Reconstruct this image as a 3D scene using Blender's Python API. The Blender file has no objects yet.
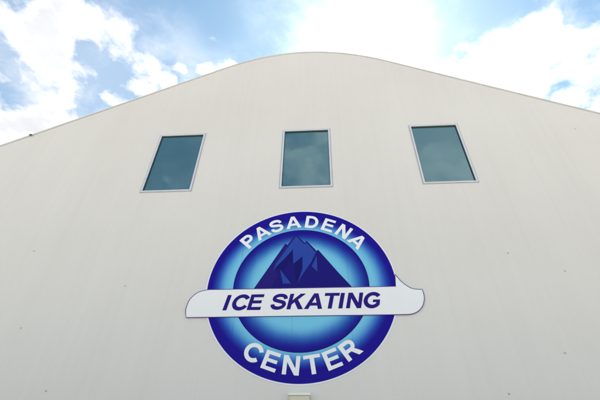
import bpy, bmesh, math, random
from mathutils import Vector, Matrix
random.seed(4)
scene = bpy.context.scene
COL = scene.collection
R = math.radians
EYE = 1.6            # height of the eye above the ground
WY = 8.0             # the front wall stands 8 m away

# ------------------------------------------------------------------ materials
def material(name, build=None, base=(.8, .8, .8), rough=.5, spec=.5, metal=0.0):
    m = bpy.data.materials.new(name); m.use_nodes = True
    b = m.node_tree.nodes['Principled BSDF']
    b.inputs['Base Color'].default_value = (*base, 1)
    b.inputs['Roughness'].default_value = rough
    b.inputs['Specular IOR Level'].default_value = spec
    b.inputs['Metallic'].default_value = metal
    if build: build(m.node_tree, b)
    return m

class NT:
    def __init__(s, nt): s.nt = nt
    def n(s, typ, **kw):
        x = s.nt.nodes.new(typ)
        for k, v in kw.items(): setattr(x, k, v)
        return x
    def put(s, sock, v):
        if isinstance(v, bpy.types.NodeSocket): s.nt.links.new(v, sock)
        elif v is not None: sock.default_value = v
    def math(s, op, a, b=None, c=None, clamp=False):
        x = s.n('ShaderNodeMath', operation=op, use_clamp=clamp)
        s.put(x.inputs[0], a); s.put(x.inputs[1], b)
        if c is not None: s.put(x.inputs[2], c)
        return x.outputs[0]
    def vmath(s, op, a, b=None, scale=None, out=0):
        x = s.n('ShaderNodeVectorMath', operation=op)
        s.put(x.inputs[0], a); s.put(x.inputs[1], b)
        if scale is not None: s.put(x.inputs['Scale'], scale)
        return x.outputs[out]
    def noise(s, vec, scale, detail=4, rough=.55, dist=0.0):
        x = s.n('ShaderNodeTexNoise')
        s.put(x.inputs['Vector'], vec); s.put(x.inputs['Scale'], scale)
        x.inputs['Detail'].default_value = detail; x.inputs['Roughness'].default_value = rough
        x.inputs['Distortion'].default_value = dist
        return x.outputs[0]
    def ramp(s, fac, stops, interp='LINEAR'):
        x = s.n('ShaderNodeValToRGB'); s.put(x.inputs[0], fac)
        cr = x.color_ramp; cr.interpolation = interp
        while len(cr.elements) < len(stops): cr.elements.new(0.5)
        for e, (p, c) in zip(cr.elements, stops): e.position = p; e.color = (*c, 1)
        return x.outputs[0]
    def maprange(s, v, a, b, c=0.0, d=1.0, smooth=False):
        x = s.n('ShaderNodeMapRange'); x.interpolation_type = 'SMOOTHSTEP' if smooth else 'LINEAR'
        s.put(x.inputs[0], v)
        for i, q in enumerate((a, b, c, d)): s.put(x.inputs[i+1], q)
        return x.outputs[0]
    def mix(s, f, a, b, blend='MIX'):
        x = s.n('ShaderNodeMix', data_type='RGBA', blend_type=blend)
        s.put(x.inputs[0], f); s.put(x.inputs[6], a); s.put(x.inputs[7], b)
        return x.outputs[2]

def wall_paint(nt, b):
    t = NT(nt); tc = t.n('ShaderNodeTexCoord').outputs['Object']
    sp = t.n('ShaderNodeSeparateXYZ'); t.put(sp.inputs[0], tc)
    x, z = sp.outputs[0], sp.outputs[2]
    # rain streaks drawn out downwards, and broad patches of dust
    st = t.vmath('MULTIPLY', tc, (1, 1, .045)); streak = t.noise(st, 5.5, 5, .6)
    st2 = t.vmath('MULTIPLY', tc, (1, 1, .12)); streak2 = t.noise(st2, 1.1, 3, .5)
    patch = t.noise(tc, .22, 4, .55)
    grain = t.noise(tc, 9, 5, .7)
    v = t.math('MULTIPLY_ADD', streak, .06, .742)
    v = t.math('MULTIPLY_ADD', streak2, .05, v)
    v = t.math('MULTIPLY_ADD', patch, .15, v)
    v = t.math('MULTIPLY_ADD', grain, .022, v)
    # joints between the upright wall panels
    ph = t.math('FRACT', t.math('DIVIDE', t.math('ADD', x, 20.31), 1.02))
    dj = t.math('ABSOLUTE', t.math('SUBTRACT', ph, .5))
    joint = t.maprange(dj, .493, .4995, 0, 1)
    v = t.math('MULTIPLY', v, t.math('SUBTRACT', 1, t.math('MULTIPLY', joint, .028)))
    # small specks of dirt
    vo = t.n('ShaderNodeTexVoronoi', feature='F1'); t.put(vo.inputs['Vector'], tc); vo.inputs['Scale'].default_value = .9
    sk = t.maprange(vo.outputs['Distance'], .012, .026, .86, 1)
    v = t.math('MULTIPLY', v, sk)
    col = t.mix(t.maprange(patch, .3, .7), (.81, .735, .685, 1), (.80, .735, .69, 1))
    sc = t.n('ShaderNodeCombineColor')
    for i in range(3): t.put(sc.inputs[i], v)
    t.put(b.inputs['Base Color'], t.mix(1.0, col, sc.outputs[0], 'MULTIPLY'))
    # shallow ribs pressed into the sheet metal, plus slight buckling
    rib = t.math('SINE', t.math('MULTIPLY', x, 2*math.pi/.255))
    rib = t.maprange(rib, .75, 1, 0, 1, True)
    h = t.math('MULTIPLY', rib, .0012)
    h = t.math('SUBTRACT', h, t.math('MULTIPLY', joint, .0025))
    h = t.math('MULTIPLY_ADD', streak2, .012, h)
    bp = t.n('ShaderNodeBump'); bp.inputs['Strength'].default_value = .5; bp.inputs['Distance'].default_value = 1
    t.put(bp.inputs['Height'], h); t.put(b.inputs['Normal'], bp.outputs[0])

def sheet(nt, b, c=(.55, .56, .57)):
    t = NT(nt); tc = t.n('ShaderNodeTexCoord').outputs['Object']
    n = t.noise(tc, 3, 4, .6)
    t.put(b.inputs['Base Color'], t.mix(n, (*[k*.85 for k in c], 1), (*[k*1.1 for k in c], 1)))

def printed(name, c, vary=.12, rough=.4):
    def f(nt, b):
        t = NT(nt); tc = t.n('ShaderNodeTexCoord').outputs['Object']
        st = t.vmath('MULTIPLY', tc, (1, 1, .1)); n = t.math('ADD', t.noise(st, 9, 3, .6), t.noise(tc, 2, 3))
        t.put(b.inputs['Base Color'], t.mix(t.math('MULTIPLY', n, .5), (*[k*(1-vary) for k in c], 1), (*[min(1, k*(1+vary)) for k in c], 1)))
    return material(name, f, c, rough, .08)

SX, SZ, SR = -.5468, 4.4808 + EYE, 2.0812       # centre and radius of the round sign
NAVY = (.012, .004, .25); ROYAL = (.025, .11, .52); SKY = (.18, .52, .72)
def radial(name, stops, inner):
    """printed colour fade of the sign: navy rim running into pale blue"""
    def f(nt, b):
        t = NT(nt); tc = t.n('ShaderNodeTexCoord').outputs['Object']
        sp = t.n('ShaderNodeSeparateXYZ'); t.put(sp.inputs[0], tc)
        x, z = sp.outputs[0], sp.outputs[2]
        r = t.math('SQRT', t.math('ADD', t.math('MULTIPLY', x, x), t.math('MULTIPLY', z, z)))
        r = t.math('DIVIDE', r, SR)
        az = t.math('DIVIDE', t.math('ABSOLUTE', z), t.math('MULTIPLY', r, SR))
        up = t.math('POWER', az, 2.0)
        if inner:
            k = t.math('MULTIPLY_ADD', up, .05, 1.0)
            # the upper left of the disc keeps a wide dark border
            ang = t.math('DIVIDE', z, t.math('MULTIPLY', r, SR))
            k = t.math('MULTIPLY_ADD', t.math('MAXIMUM', ang, 0), .035, k)
        else:
            k = t.math('MULTIPLY_ADD', up, .085, 1.0)
        st = t.vmath('MULTIPLY', tc, (1, 1, .18)); n = t.noise(st, 3.2, 3, .55)
        k = t.math('MULTIPLY', r, k)
        k = t.math('ADD', k, t.math('MULTIPLY', t.math('SUBTRACT', n, .5), .03))
        t.put(b.inputs['Base Color'], t.mix(t.maprange(t.math('ABSOLUTE', t.math('SUBTRACT', t.math('FRACT', t.math('DIVIDE', t.math('ADD', x, 9.93), 1.22)), .5)), .4925, .4965, 0, .22), t.ramp(k, stops, 'B_SPLINE'), (*NAVY, 1)))
    return material(name, f, SKY, .42, .1)

def glass(nt, b):
    t = NT(nt); tc = t.n('ShaderNodeTexCoord').outputs['Object']
    out = nt.nodes['Material Output']; nt.nodes.remove(b)
    bp = t.n('ShaderNodeBump'); bp.inputs['Strength'].default_value = .25; bp.inputs['Distance'].default_value = .02
    t.put(bp.inputs['Height'], t.noise(tc, 1.4, 1, .3))
    g = t.n('ShaderNodeBsdfGlossy'); g.inputs['Color'].default_value = (.66, .96, 1, 1); g.inputs['Roughness'].default_value = .045
    t.put(g.inputs['Normal'], bp.outputs[0])
    d = t.n('ShaderNodeBsdfDiffuse')
    dust = t.noise(t.vmath('MULTIPLY', tc, (1, 1, .35)), 3, 4, .6)
    t.put(d.inputs['Color'], t.mix(dust, (.035, .085, .095, 1), (.06, .115, .12, 1)))
    m = t.n('ShaderNodeMixShader')
    fr = t.n('ShaderNodeFresnel'); fr.inputs[0].default_value = 1.6
    t.put(m.inputs[0], t.math('ADD', fr.outputs[0], GLASS_REFL))
    t.put(m.inputs[1], d.outputs[0]); t.put(m.inputs[2], g.outputs[0])
    t.put(out.inputs[0], m.outputs[0])
GLASS_REFL = .17

def asphalt(nt, b):
    t = NT(nt); tc = t.n('ShaderNodeTexCoord').outputs['Object']
    n = t.noise(tc, 30, 5, .7); p = t.noise(tc, .4, 4, .6)
    t.put(b.inputs['Base Color'], t.ramp(t.math('MULTIPLY_ADD', p, .6, t.math('MULTIPLY', n, .4)), [(.25, (.34, .315, .275)), (.75, (.43, .40, .35))]))

M = dict(
    wall=material('painted_wall_panels', wall_paint, (.76, .76, .75), .55, .3),
    roof=material('roof_sheet', sheet, (.55, .56, .57), .45, .4, .0),
    trim=material('roof_edge_metal', lambda nt, b: sheet(nt, b, (.68, .665, .64)), rough=.45),
    frame=material('window_aluminium', lambda nt, b: sheet(nt, b, (.62, .62, .67)), rough=.35),
    seal=material('sealant', lambda nt, b: sheet(nt, b, (.42, .41, .44)), rough=.6),
    gasket=material('black_gasket', lambda nt, b: sheet(nt, b, (.03, .04, .05)), rough=.6),
    glass=material('tinted_glass', glass),
    dark=material('dark_fitting', lambda nt, b: sheet(nt, b, (.07, .065, .06)), rough=.6),
    screw=material('weathered_screw', lambda nt, b: sheet(nt, b, (.52, .48, .45)), rough=.6),
    white=printed('sign_white', (.85, .815, .815), .03),
    rim=printed('sign_rim_white', (.80, .77, .82), .03),
    line=printed('sign_outline_navy', (.10, .06, .27)),
    letters=printed('sign_navy_lettering', (.026, .010, .19), .15),
    navy=printed('mountain_navy', (.013, .009, .165), .15),
    violet=printed('mountain_violet', (.022, .012, .17), .15),
    ridge=printed('mountain_ridge_navy', (.010, .007, .125), .15),
    facet=printed('mountain_royal_blue', (.026, .060, .33), .22),
    facet_dim=printed('mountain_dim_blue', (.030, .035, .24), .2),
    ring=radial('sign_ring_fade', [(.66, SKY), (.73, SKY), (.79, SKY), (.865, ROYAL), (.93, NAVY), (.97, NAVY), (1, NAVY)], False),
    disc=radial('sign_disc_fade', [(0, SKY), (.44, SKY), (.52, SKY), (.60, (.03, .15, .50)), (.68, NAVY), (.76, NAVY), (1, NAVY)], True),
    lamp=material('lamp_beige', lambda nt, b: sheet(nt, b, (.66, .58, .45)), rough=.5),
    lampcap=material('lamp_pale_cover', lambda nt, b: sheet(nt, b, (.86, .83, .78)), rough=.5),
    ground=material('ground_concrete', asphalt, rough=.9),
)

# ------------------------------------------------------------------ helpers
def link(name, bm, mat, parent=None, smooth=False):
    me = bpy.data.meshes.new(name); bm.normal_update(); bm.to_mesh(me); bm.free()
    for p in me.polygons: p.use_smooth = smooth
    if isinstance(mat, (list, tuple)):
        for k in mat: me.materials.append(k)
    else: me.materials.append(mat)
    o = bpy.data.objects.new(name, me); COL.objects.link(o)
    if parent is not None: o.parent = parent
    return o
def tag(o, label=None, cat=None, group=None, kind=None):
    if label: o['label'] = label
    if cat: o['category'] = cat
    if group: o['group'] = group
    if kind: o['kind'] = kind
    return o
def empty(name, loc):
    o = bpy.data.objects.new(name, None); o.location = loc; o.empty_display_size = .3; COL.objects.link(o); return o
def box(bm, x0, x1, y0, y1, z0, z1):
    v = [bm.verts.new((x, y, z)) for x in (x0, x1) for y in (y0, y1) for z in (z0, z1)]
    for f in ((0, 1, 3, 2), (4, 6, 7, 5), (0, 4, 5, 1), (2, 3, 7, 6), (0, 2, 6, 4), (1, 5, 7, 3)):
        bm.faces.new([v[i] for i in f])
def prism(bm, poly, y0, y1):
    """poly: (x, z) outline; y0 the face towards the viewer, y1 the back"""
    a = [bm.verts.new((x, y0, z)) for x, z in poly]; b = [bm.verts.new((x, y1, z)) for x, z in poly]
    f = bm.faces.new(a); n = len(poly)
    for i in range(n): bm.faces.new((a[i], b[i], b[(i+1) % n], a[(i+1) % n]))
    f.normal_update(); bmesh.ops.triangulate(bm, faces=[f], ngon_method='EAR_CLIP')
def strip(bm, L, Rr, y0, y1, closed=False):
    """solid ribbon between two polylines"""
    n = len(L)
    V = [[bm.verts.new((p[0], y, p[1])) for p in q] for q in (L, Rr) for y in (y0, y1)]
    lf, lb, rf, rb = V
    for i in range(n if closed else n-1):
        j = (i+1) % n
        bm.faces.new((lf[i], lf[j], rf[j], rf[i])); bm.faces.new((lf[i], lb[i], lb[j], lf[j])); bm.faces.new((rf[i], rf[j], rb[j], rb[i]))
    if not closed:
        bm.faces.new((lf[0], rf[0], rb[0], lb[0])); bm.faces.new((lf[-1], lb[-1], rb[-1], rf[-1]))
def offset_path(pts, w, closed=False):
    L, Q = [], []; n = len(pts)
    for i in range(n):
        a = pts[i-1] if (i or closed) else pts[i]; b = pts[(i+1) % n] if (i < n-1 or closed) else pts[i]
        if not closed and i == 0: a = pts[0]
        dx, dz = b[0]-a[0], b[1]-a[1]; l = math.hypot(dx, dz) or 1
        nx, nz = -dz/l*w/2, dx/l*w/2
        L.append((pts[i][0]+nx, pts[i][1]+nz)); Q.append((pts[i][0]-nx, pts[i][1]-nz))
    return L, Q
def catmull(P, n=8):
    out = []; Q = [P[0]] + list(P) + [P[-1]]
    for i in range(1, len(Q)-2):
        for k in range(n):
            t = k/n; a, b, c, d = Q[i-1], Q[i], Q[i+1], Q[i+2]
            out.append(tuple(.5*((2*b[j]) + (-a[j]+c[j])*t + (2*a[j]-5*b[j]+4*c[j]-d[j])*t*t + (-a[j]+3*b[j]-3*c[j]+d[j])*t**3) for j in (0, 1)))
    out.append(tuple(P[-1])); return out
def arc(cx, cz, rx, rz, a0, a1, n=24):
    return [(cx+rx*math.cos(R(a0+(a1-a0)*i/n)), cz+rz*math.sin(R(a0+(a1-a0)*i/n))) for i in range(n+1)]

# ------------------------------------------------------------------ ground
bm = bmesh.new(); s = 1500
bm.faces.new([bm.verts.new(p) for p in ((-s, -s, 0), (s, -s, 0), (s, s, 0), (-s, s, 0))])
tag(link('ground', bm, M['ground']), kind='structure')

# ------------------------------------------------------------------ building
XC, Z0, SL, D0 = -.541, 14.368 + EYE, .6053, 3.028
def roof_z(x):
    d = abs(x-XC)
    return (Z0-SL*d*d/2/D0 if d < D0 else Z0-SL*D0/2-SL*(d-D0)) + .0009*d*d
XL, XR, DEPTH, TH = -15.5, 14.5, 42.0, .25
building = empty('ice_rink_building', (XC, WY, 0))
tag(building, 'tall off-white rink building with a gently arched gable wall and three tinted windows', 'building')
bo = Vector((XC, WY, 0))
WIN = [-4.2907, -.4494, 3.361]; WW, WT, WB = 1.4412, 9.8272+EYE, 7.3994+EYE
FW = .085                                          # frame width in front of the opening
def local(bm): bmesh.ops.translate(bm, verts=bm.verts, vec=-bo)
xs = sorted(set([XL, XR] + [XL+(XR-XL)*i/20 for i in range(21)] + [XC-D0+2*D0*i/48 for i in range(49)] + [c+s*(WW/2-.03) for c in WIN for s in (-1, 1)]))
bm = bmesh.new(); cache = {}
def V(x, z):
    k = (round(x, 4), round(z, 4))
    if k not in cache: cache[k] = bm.verts.new((x, WY, z))
    return cache[k]
for a, b in zip(xs, xs[1:]):
    if b-a < 1e-4: continue
    inwin = any(abs((a+b)/2-c) < WW/2-.03 for c in WIN)
    lv = [0, WB+.03, WT-.03]
    if min(roof_z(a), roof_z(b)) < WT+.2: lv = [0]
    for i, z in enumerate(lv):
        if inwin and i == 1: continue
        if i+1 < len(lv): bm.faces.new((V(a, z), V(b, z), V(b, lv[i+1]), V(a, lv[i+1])))
        else: bm.faces.new((V(a, z), V(b, z), V(b, roof_z(b)), V(a, roof_z(a))))
ex = bmesh.ops.extrude_face_region(bm, geom=list(bm.faces))
for v in [g for g in ex['geom'] if isinstance(g, bmesh.types.BMVert)]: v.co.y += TH
bmesh.ops.recalc_face_normals(bm, faces=list(bm.faces)); local(bm)
link('front_wall', bm, M['wall'], building)
for x0, x1 in ((XL, XL+TH), (XR-TH, XR)):
    bm = bmesh.new(); h = min(roof_z(x0), roof_z(x1)) - .01; box(bm, x0, x1, WY+TH, WY+DEPTH, 0, h); local(bm)
    link('side_wall', bm, M['wall'], building)
bm = bmesh.new(); rx = [XL+TH+(XR-XL-2*TH)*i/60 for i in range(61)]
prism(bm, [(rx[0], 0), (rx[-1], 0)] + [(x, roof_z(x)-.02) for x in reversed(rx)], WY+DEPTH-TH, WY+DEPTH); local(bm)
link('rear_wall', bm, M['wall'], building)
# roof: thin sheet following the arch, with a slim metal edge just proud of the wall
rx = sorted(set([XL-.12] + [XL+(XR-XL)*i/24 for i in range(25)] + [XC-D0+2*D0*i/64 for i in range(65)] + [XR+.12]))
bm = bmesh.new(); strip(bm, [(x, roof_z(x)+.055) for x in rx], [(x, roof_z(x)+.004) for x in rx], WY+.001, WY+DEPTH+.1); local(bm)
link('roof', bm, M['roof'], building)
bm = bmesh.new(); strip(bm, [(x, roof_z(x)+.045) for x in rx], [(x, roof_z(x)+.016) for x in rx], WY-.035, WY-.001); local(bm)
link('roof_edge', bm, M['trim'], building)
# a small dark clip on the roof edge near the left end
bm = bmesh.new(); bx, bz = -9.32, roof_z(-9.32)
box(bm, bx-.035, bx+.035, WY-.07, WY-.034, bz-.025, bz+.03); box(bm, bx-.06, bx-.033, WY-.055, WY-.034, bz-.01, bz+.045)
bmesh.ops.bevel(bm, geom=list(bm.edges), offset=.008, segments=1, affect='EDGES'); local(bm)
link('roof_clip', bm, M['dark'], building)

def ring_rect(bm, x0, x1, z0, z1, w, y0, y1):
    o = [(x0, z0), (x1, z0), (x1, z1), (x0, z1)]; i = [(x0+w, z0+w), (x1-w, z0+w), (x1-w, z1-w), (x0+w, z1-w)]
    strip(bm, o, i, y0, y1, closed=True)
    v = [[bm.verts.new((p[0], y1, p[1])) for p in q] for q in (o, i)]
    for k in range(4): bm.faces.new((v[0][k], v[1][k], v[1][(k+1) % 4], v[0][(k+1) % 4]))
    bmesh.ops.remove_doubles(bm, verts=bm.verts, dist=1e-5)
    bmesh.ops.recalc_face_normals(bm, faces=list(bm.faces))
def window(cx):
    x0, x1, z0, z1 = cx-WW/2, cx+WW/2, WB, WT
    c = Vector((cx, WY, WB))
    def shift(bm): bmesh.ops.translate(bm, verts=bm.verts, vec=-c)
    bm = bmesh.new(); ring_rect(bm, x0+.012, x1-.012, z0+.012, z1-.012, .050, WY-.024, WY+.06)
    bmesh.ops.bevel(bm, geom=[e for e in bm.edges if all(v.co.y < WY-.02 for v in e.verts)], offset=.004, segments=1, affect='EDGES')
    shift(bm)
    f = link('window', bm, M['frame'], building); f.location = c-bo
    bm = bmesh.new(); ring_rect(bm, x0-.006, x1+.006, z0-.006, z1+.006, .017, WY-.011, WY-.001); shift(bm)
    link('sealant_bead', bm, M['seal'], f)
    bm = bmesh.new(); ring_rect(bm, x0+.0625, x1-.0625, z0+.0625, z1-.0625, .012, WY-.004, WY+.028); shift(bm)
    link('gasket', bm, M['gasket'], f)
    bm = bmesh.new(); box(bm, x0+.0635, x1-.0635, WY+.03, WY+.042, z0+.0635, z1-.0635); shift(bm)
    link('pane', bm, M['glass'], f)
    return f
for c in WIN: window(c)
# interior darkness behind the panes needs nothing more: the panes are coated
for x, z in [(-7.168, 5.554), (-4.547, 4.536), (-6.54, 3.566), (-5.422, 2.292), (7.319, 9.386), (5.182, 4.714), (4.479, 2.946), (4.133, 5.205), (3.222, 2.222)]:
    bm = bmesh.new()
    bmesh.ops.create_cone(bm, cap_ends=True, segments=10, radius1=.021, radius2=.013, depth=.012, matrix=Matrix.Rotation(R(90), 4, 'X'))
    bmesh.ops.translate(bm, verts=bm.verts, vec=Vector((x, WY-.007, z+EYE))-bo)
    link('screw_head', bm, M['screw'], building)

# ------------------------------------------------------------------ round sign
sign = empty('round_sign', (SX, WY, SZ))
tag(sign, 'round blue sign with a mountain and white banner reading ICE SKATING on the wall', 'sign')
def rel(pts): return [(x-SX, z+EYE-SZ) for x, z in pts]
def circle(r, n=160): return [(r*math.cos(2*math.pi*i/n), r*math.sin(2*math.pi*i/n)) for i in range(n)]
bm = bmesh.new(); prism(bm, circle(SR+.030), -.010, -.001); link('rim', bm, M['rim'], sign)
bm = bmesh.new(); strip(bm, circle(SR), circle(.60*SR), -.014, -.0105, closed=True); link('ring', bm, M['ring'], sign)
RI = .712*SR
bm = bmesh.new(); prism(bm, circle(RI), -.0175, -.0145); link('inner_disc', bm, M['disc'], sign)
bm = bmesh.new(); strip(bm, circle(RI+.018), circle(RI), -.0182, -.0145, closed=True); link('disc_outline', bm, M['ridge'], sign)
# mountain
mtn = [(-1.599, 4.369), (-1.343, 4.831), (-.927, 5.591), (-.878, 5.547), (-.681, 5.84), (-.461, 5.593), (-.43, 5.665), (-.182, 5.358), (-.153, 5.399), (.276, 4.796), (.60, 4.369)]
bm = bmesh.new(); prism(bm, rel(mtn), -.021, -.018); mo = link('mountain', bm, M['navy'], sign)
def facet(pts, m, y):
    bm = bmesh.new(); prism(bm, rel(pts), y, y+.0015); link('mountain_face', bm, M[m], mo)
facet([(-.926, 5.548), (-.864, 5.489), (-.976, 5.322), (-1.169, 4.986), (-1.06, 4.72), (-1.2, 4.375), (-1.566, 4.375), (-1.323, 4.805)], 'violet', -.0227)
facet([(-.679, 5.79), (-.46, 5.545), (-.425, 5.60), (-.201, 5.316), (-.319, 5.046), (-.522, 4.71), (-.619, 4.51), (-.512, 4.891), (-.516, 5.214), (-.725, 5.016), (-.743, 5.415), (-.923, 5.169), (-1.099, 4.971), (-1.184, 4.841), (-1.126, 5.038), (-.975, 5.294), (-.84, 5.53)], 'facet', -.0245)
facet([(-1.025, 4.877), (-.941, 4.512), (-.763, 4.513)], 'facet', -.0243)
facet([(-.186, 5.226), (-.301, 4.939), (-.173, 4.806)], 'facet', -.0247)
facet([(-.743, 5.40), (-.725, 5.03), (-.80, 5.10), (-.95, 4.86), (-1.12, 4.92), (-.93, 5.16)], 'ridge', -.0241)
facet([(-.512, 5.20), (-.505, 4.89), (-.60, 4.56), (-.66, 4.62), (-.70, 5.0)], 'ridge', -.0239)

# banner: quarter-round left end, wave-shaped right end
def banner_outline(g):
    left = arc(-2.585, 3.745-EYE*0, .423, .650, 180, 92, 20)
    left = [(-2.962, 3.742), (-3.0, 3.86)] + catmull([(-3.010, 3.93), (-2.990, 4.09), (-2.925, 4.225), (-2.80, 4.335), (-2.62, 4.385), (-2.45, 4.39)], 6)
    right = [(1.515, 4.395), (1.528, 4.60), (1.538, 4.70)] + catmull([(1.56, 4.655), (1.64, 4.52), (1.74, 4.415), (1.84, 4.345), (1.95, 4.318), (2.058, 4.315)], 6) + \
            catmull([(2.070, 4.25), (2.066, 4.10), (2.00, 3.93), (1.88, 3.81), (1.75, 3.757), (1.62, 3.747)], 6)
    return left + right + [(0, 3.744), (-1.5, 3.743)]
bo_ = rel(banner_outline(0))
bm = bmesh.new(); prism(bm, bo_, -.028, -.0255); ban = link('banner', bm, M['white'], sign)
L, Q = offset_path(bo_, .016, closed=True)
bm = bmesh.new(); strip(bm, L, Q, -.0292, -.0255, closed=True); link('banner_outline', bm, M['line'], ban)

# ------------------------------------------------------------------ lettering
S_ = .20
def rect(x0, z0, x1, z1): return ('p', [(x0, z0), (x1, z0), (x1, z1), (x0, z1)])
bowl = [(.12, .908), (.34, .908)] + arc(.47, .688, .222, .220, 90, -90, 16) + [(.34, .468), (.12, .468)]
GL = {
 'I': (.20, [rect(0, 0, .2, 1)]),
 'T': (.84, [('p', [(.32, 0), (.52, 0), (.52, .83), (.84, .83), (.84, 1), (0, 1), (0, .83), (.32, .83)])]),
 'E': (.77, [('p', [(0, 0), (.77, 0), (.77, .17), (.2, .17), (.2, .43), (.71, .43), (.71, .595), (.2, .595), (.2, .83), (.75, .83), (.75, 1), (0, 1)])]),
 'N': (.82, [('p', [(0, 0), (.19, 0), (.19, .66), (.61, 0), (.82, 0), (.82, 1), (.63, 1), (.63, .34), (.21, 1), (0, 1)])]),
 'K': (.91, [('p', [(0, 0), (.2, 0), (.2, .30), (.36, .46), (.65, 0), (.91, 0), (.50, .61), (.88, 1), (.61, 1), (.2, .56), (.2, 1), (0, 1)])]),
 'A': (1.0, [('p', [(0, 0), (.215, 0), (.29, .22), (.5, .22), (.5, .39), (.355, .39), (.5, .79), (.5, 1), (.39, 1)]),
             ('p', [(1, 0), (.61, 1), (.5, 1), (.5, .79), (.645, .39), (.5, .39), (.5, .22), (.71, .22), (.785, 0)])]),
 'P': (.79, [rect(0, 0, .2, 1), ('s', bowl, .185)]),
 'R': (.92, [rect(0, 0, .2, 1), ('s', bowl, .185), ('p', [(.66, 0), (.92, 0), (.74, .28), (.62, .43), (.36, .43), (.44, .37), (.52, .24)])]),
 'D': (.86, [rect(0, 0, .2, 1), ('s', [(.12, .912), (.33, .912)] + arc(.38, .5, .38, .412, 88, -88, 24) + [(.33, .088), (.12, .088)], .182)]),
 'C': (.92, [('s', arc(.495, .5, .395, .415, 32, 328, 36), .2)]),
 'G': (.96, [('s', arc(.495, .5, .395, .415, 36, 318, 34), .2), ('p', [(.52, .52), (.52, .375), (.725, .375), (.725, .20), (.80, .11), (.90, .20), (.90, .52)])]),
 'S': (.86, [('s', catmull([(.775, .67), (.74, .79), (.63, .88), (.44, .915), (.25, .885), (.135, .80), (.12, .69), (.19, .60), (.42, .53), (.64, .465), (.745, .37), (.745, .25), (.65, .14), (.44, .085), (.24, .12), (.125, .22), (.095, .33)], 5), .185)]),
}
def glyph(ch, xf, y, mat, parent, bold=.02):
    bm = bmesh.new()
    for i, g in enumerate(GL[ch][1]):
        y0 = y-.0004*i
        if g[0] == 'p':
            prism(bm, [xf(*p) for p in g[1]], y0, y+.0018)
            # heavier stroke: the outline itself has weight
            L, Q = offset_path(g[1], bold, closed=True); strip(bm, [xf(*p) for p in L], [xf(*p) for p in Q], y0+.0002, y+.0018, closed=True)
        else:
            L, Q = offset_path(g[1], g[2]+bold); strip(bm, [xf(*p) for p in L], [xf(*p) for p in Q], y0, y+.0018)
    bmesh.ops.recalc_face_normals(bm, faces=list(bm.faces))
    link('letter', bm, mat, parent)
# banner words, slanted; pen positions follow the letters' own widths
H = .357; base = 3.9+EYE-SZ
def place_word(word, x, pos):
    for ch, px_ in zip(word, pos):
        def xf(u, v, px_=px_): return (px_-SX+u*H*1.04+v*H*.21, base+v*H+.003*px_)
        glyph(ch, xf, -.0305, M['letters'], ban, .034)
place_word('ICE', 0, [-2.205, -2.045, -1.685])
place_word('SKATING', 0, [-1.20, -.835, -.465, -.085, .257, .418, .765])
def arc_word(word, mids, r0, h, top, wide=1.0):
    for ch, a in zip(word, mids):
        w = GL[ch][0]
        def xf(u, v, a=a, w=w):
            if top: rr = r0*SR+v*h; d = -(u-w/2)*h*wide
            else: rr = r0*SR-v*h; d = (u-w/2)*h*wide
            ca, sa = math.cos(R(a)), math.sin(R(a)); return (ca*rr-sa*d, sa*rr+ca*d)
        glyph(ch, xf, -.0168, M['white'], sign)
arc_word('PASADENA', [136.4, 123.9, 110.9, 96.8, 81.6, 67.9, 54.4, 40.3], .757, .365, True, 1.0)
arc_word('CENTER', [-121.8, -108.6, -95.2, -81.6, -68.6, -55.2], .925, .365, False, 1.06)

# ------------------------------------------------------------------ wall lamp under the sign
lx, lz = -.53, 2.215+EYE
wl = empty('wall_light', (lx, WY, lz-.22))
tag(wl, 'small beige wall light box under the bottom of the round sign', 'wall light')
bm = bmesh.new(); pr = [(-.03, 0), (-.13, .0), (-.15, .16), (-.03, .20)]
a = [bm.verts.new((-.185, y, z)) for y, z in pr]; b = [bm.verts.new((.185, y, z)) for y, z in pr]
bm.faces.new(a); bm.faces.new(b[::-1])
for i in range(4): bm.faces.new((a[i], b[i], b[(i+1) % 4], a[(i+1) % 4]))
bmesh.ops.recalc_face_normals(bm, faces=list(bm.faces)); bmesh.ops.bevel(bm, geom=list(bm.edges), offset=.006, segments=2, affect='EDGES')
link('housing', bm, M['lamp'], wl)
bm = bmesh.new(); box(bm, -.2, .2, -.165, -.02, .168, .21); bmesh.ops.bevel(bm, geom=list(bm.edges), offset=.006, segments=2, affect='EDGES')
link('cover', bm, M['lampcap'], wl)
bm = bmesh.new(); box(bm, -.12, .12, -.03, -.001, .03, .17); link('wall_plate', bm, M['lamp'], wl)

# ------------------------------------------------------------------ sky, clouds and sun
SUN = Vector((.124, .482, .867)).normalized()
el = math.asin(SUN.z); az = math.atan2(SUN.x, SUN.y)
w = bpy.data.worlds.new('World'); scene.world = w; w.use_nodes = True
nt = w.node_tree; t = NT(nt); bg = nt.nodes['Background']
sky = t.n('ShaderNodeTexSky', sky_type='NISHITA', sun_disc=False)
sky.sun_elevation = el; sky.sun_rotation = az; sky.air_density = 1.0; sky.dust_density = 0.35; sky.ozone_density = 0.2
SKY_STRENGTH = .075
tc = t.n('ShaderNodeTexCoord').outputs['Generated']
d = t.vmath('NORMALIZE', tc)
sp = t.n('ShaderNodeSeparateXYZ'); t.put(sp.inputs[0], d)
dz = t.math('MAXIMUM', sp.outputs[2], .06)
cmb = t.n('ShaderNodeCombineXYZ'); t.put(cmb.inputs[0], t.math('DIVIDE', sp.outputs[0], dz)); t.put(cmb.inputs[1], t.math('DIVIDE', sp.outputs[1], dz))
p = cmb.outputs[0]                                   # a flat layer of cloud overhead, one unit = one layer height
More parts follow.
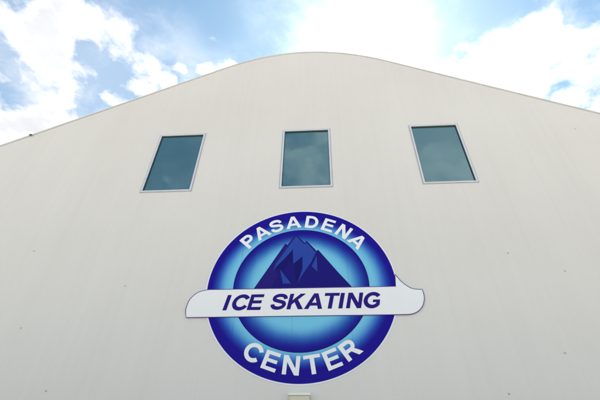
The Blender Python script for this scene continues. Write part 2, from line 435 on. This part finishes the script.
def blob(c, r, ry=None):
    q = t.vmath('MULTIPLY', t.vmath('SUBTRACT', p, (c[0], c[1], 0)), (1/r, 1/(ry or r), 0))
    l = t.vmath('LENGTH', q, out=1)
    return t.maprange(l, 0, 1, 1, 0, True)
warp = t.n('ShaderNodeTexNoise'); t.put(warp.inputs['Vector'], p); warp.inputs['Scale'].default_value = 9; warp.inputs['Detail'].default_value = 2
pw = t.vmath('ADD', p, t.vmath('SCALE', t.vmath('SUBTRACT', warp.outputs['Color'], (.5, .5, .5)), scale=.06))
big = t.math('MULTIPLY_ADD', t.math('SUBTRACT', t.noise(t.vmath('ADD', pw, (3.7, 1.2, 0)), 6.5, 10, .60), .5), 1.9, .5)
CLOUDS = [  # centre, radius, weight
    ((-0.713, 0.419), 0.152, 0.38),
    ((-0.591, 0.433), 0.150, 0.36),
    ((-0.489, 0.464), 0.074, 0.35),
    ((-0.727, 0.540), 0.134, 0.50),
    ((-0.733, 0.652), 0.085, 0.40),
    ((-0.724, 0.484), 0.109, 0.30),
    ((-0.778, 0.441), 0.106, 0.35),
    ((-0.987, 0.749), 0.197, 0.60),
    ((-0.861, 0.756), 0.136, 0.46),
    ((-0.772, 0.740), 0.085, 0.30),
    ((-0.620, 0.668), 0.060, 0.52),
    ((-0.578, 0.691), 0.052, 0.40),
    ((-0.471, 0.600), 0.085, 0.55),
    ((-0.417, 0.593), 0.076, 0.50),
    ((-0.516, 0.646), 0.066, 0.45),
    ((-0.375, 0.583), 0.038, 0.25),
    ((-0.318, 0.586), 0.045, 0.50),
    ((-0.291, 0.606), 0.030, 0.30),
    ((-0.235, 0.575), 0.033, 0.50),
    ((-0.190, 0.569), 0.032, 0.45),
    ((-0.222, 0.591), 0.033, 0.30),
    ((0.586, 0.610), 0.203, 0.60),
    ((0.442, 0.657), 0.131, 0.50),
    ((0.559, 0.506), 0.059, 0.45),
    ((0.514, 0.550), 0.076, 0.30),
    ((0.760, 0.712), 0.187, 0.55),
    ((0.329, 0.632), 0.068, 0.35),
    ((0.659, 0.572), 0.064, 0.30),
    ((0.004, 0.536), 0.062, 0.55),
    ((0.067, 0.474), 0.095, 0.40),
    ((-0.846, 0.540), 0.055, -0.30),
    ((-0.875, 0.634), 0.070, -0.29),
    ((-0.640, 0.581), 0.087, -0.22),
    ((-0.654, 0.656), 0.055, -0.21),
    ((-0.357, 0.456), 0.124, -0.60),
    ((-0.341, 0.538), 0.032, -0.30),
    ((-0.171, 0.481), 0.164, -0.60),
    ((-0.074, 0.532), 0.048, -0.40),
    ((-0.612, 0.503), 0.044, -0.08),
    ((0.374, 0.491), 0.144, -0.60),
    ((0.645, 0.486), 0.091, -0.50),
    ((0.715, 0.602), 0.045, -0.45),
    ((0.316, 0.567), 0.070, -0.30),
    ((-0.547, 0.605), 0.039, -0.15),
    ((-.70, .60), .10, .34), ((-.75, .57), .07, .25), ((-.62, .57), .06, .26), ((-.655, .52), .05, .15), ((-.80, .64), .06, .28),
    ((-.42, -.90), .4, -.35), ((.42, -.95), .40, -.25), ((-.05, -.93), .25, -.2),
]
bias = None
for c, r, wt in CLOUDS:
    v = t.math('MULTIPLY', blob(c, r), wt); bias = v if bias is None else t.math('ADD', bias, v)
dens = t.math('ADD', t.math('SUBTRACT', big, .62), t.math('MULTIPLY', bias, .62))
cov = t.maprange(dens, -.17, .24, 0, 1, True)
# cloud light: bright where thin or near the sun, greyer where thick
dsun = t.vmath('DOT_PRODUCT', d, tuple(SUN), out=1)
near = t.math('POWER', t.math('MAXIMUM', dsun, 0), 14)
thick = t.maprange(dens, .12, .42, 0, 1, True)
shade = t.noise(t.vmath('ADD', pw, (7.1, 4.4, 0)), 7, 5, .55)
lum = t.math('MULTIPLY_ADD', near, .42, .42)
lum = t.math('MULTIPLY', lum, t.math('SUBTRACT', 1.0, t.math('MULTIPLY', t.math('MULTIPLY', thick, shade), .30)))
cc = t.vmath('SCALE', (1.0, 1.01, 1.04), scale=lum)
# hazy air scatters sunlight forward round the sun
aur = t.math('ADD', t.math('MULTIPLY', t.math('POWER', t.math('MAXIMUM', dsun, 0), 320), .8), t.math('MULTIPLY', t.math('POWER', t.math('MAXIMUM', dsun, 0), 60), .02))
skyc = t.vmath('MULTIPLY', t.vmath('SCALE', sky.outputs[0], scale=SKY_STRENGTH), (.88, 1.10, 1.03))
skyc = t.vmath('ADD', skyc, t.vmath('SCALE', (1, .97, .92), scale=aur))
veil = t.maprange(t.noise(t.vmath('ADD', pw, (1.3, 9.1, 0)), 3.4, 7, .62), .42, .72, 0, .62, True)
clear = t.math('MAXIMUM', t.math('MAXIMUM', blob((-.25, .46), .24), blob((.42, .46), .14)), blob((-.5, -.9), .30))
veil = t.math('MULTIPLY', veil, t.math('SUBTRACT', 1, clear, clamp=True))
veil = t.math('ADD', veil, t.math('MULTIPLY', blob((-.72, .56), .5), .30))
veil = t.math('ADD', veil, t.math('MULTIPLY', blob((.44, -.92), .46), .42))
veil = t.math('ADD', veil, t.math('MULTIPLY', t.maprange(t.noise(t.vmath('ADD', pw, (5.3, 2.1, 0)), 9, 5, .6), .42, .66, 0, 1, True), t.math('MULTIPLY', blob((-.02, -.92), .75, .5), .38)))
cov = t.math('MAXIMUM', cov, veil)
above = t.maprange(sp.outputs[2], .0, .12, 0, 1)
t.put(bg.inputs['Color'], t.mix(t.math('MULTIPLY', cov, above), skyc, cc)); bg.inputs['Strength'].default_value = 1.0

sl = bpy.data.lights.new('sun', 'SUN'); sl.energy = 5; sl.angle = R(.53); sl.color = (1, .955, .89)
so = bpy.data.objects.new('sun', sl); COL.objects.link(so); so.location = (3, 12, 30)
so.rotation_euler = SUN.to_track_quat('Z', 'Y').to_euler()

# ------------------------------------------------------------------ camera
cam = bpy.data.cameras.new('camera'); co = bpy.data.objects.new('camera', cam); COL.objects.link(co)
cam.sensor_width = 36; cam.lens = 36*407.4167/600; cam.clip_end = 5000; cam.clip_start = .05
th, roll, yaw = R(40.9959), R(1.1592), R(-4.2972)
f = Vector((math.sin(yaw)*math.cos(th), math.cos(yaw)*math.cos(th), math.sin(th)))
r = Vector((math.cos(yaw), -math.sin(yaw), 0)); u = r.cross(f)
r2 = r*math.cos(roll)+u*math.sin(roll); u2 = u*math.cos(roll)-r*math.sin(roll)
mw = Matrix((r2, u2, -f)).transposed().to_4x4(); mw.translation = (0, 0, EYE); co.matrix_world = mw
scene.camera = co
vs = scene.view_settings
vs.view_transform = 'Standard'; vs.look = 'None'; vs.gamma = 1; vs.use_curve_mapping = False; vs.exposure = 1.38
scene.render.engine = 'CYCLES'
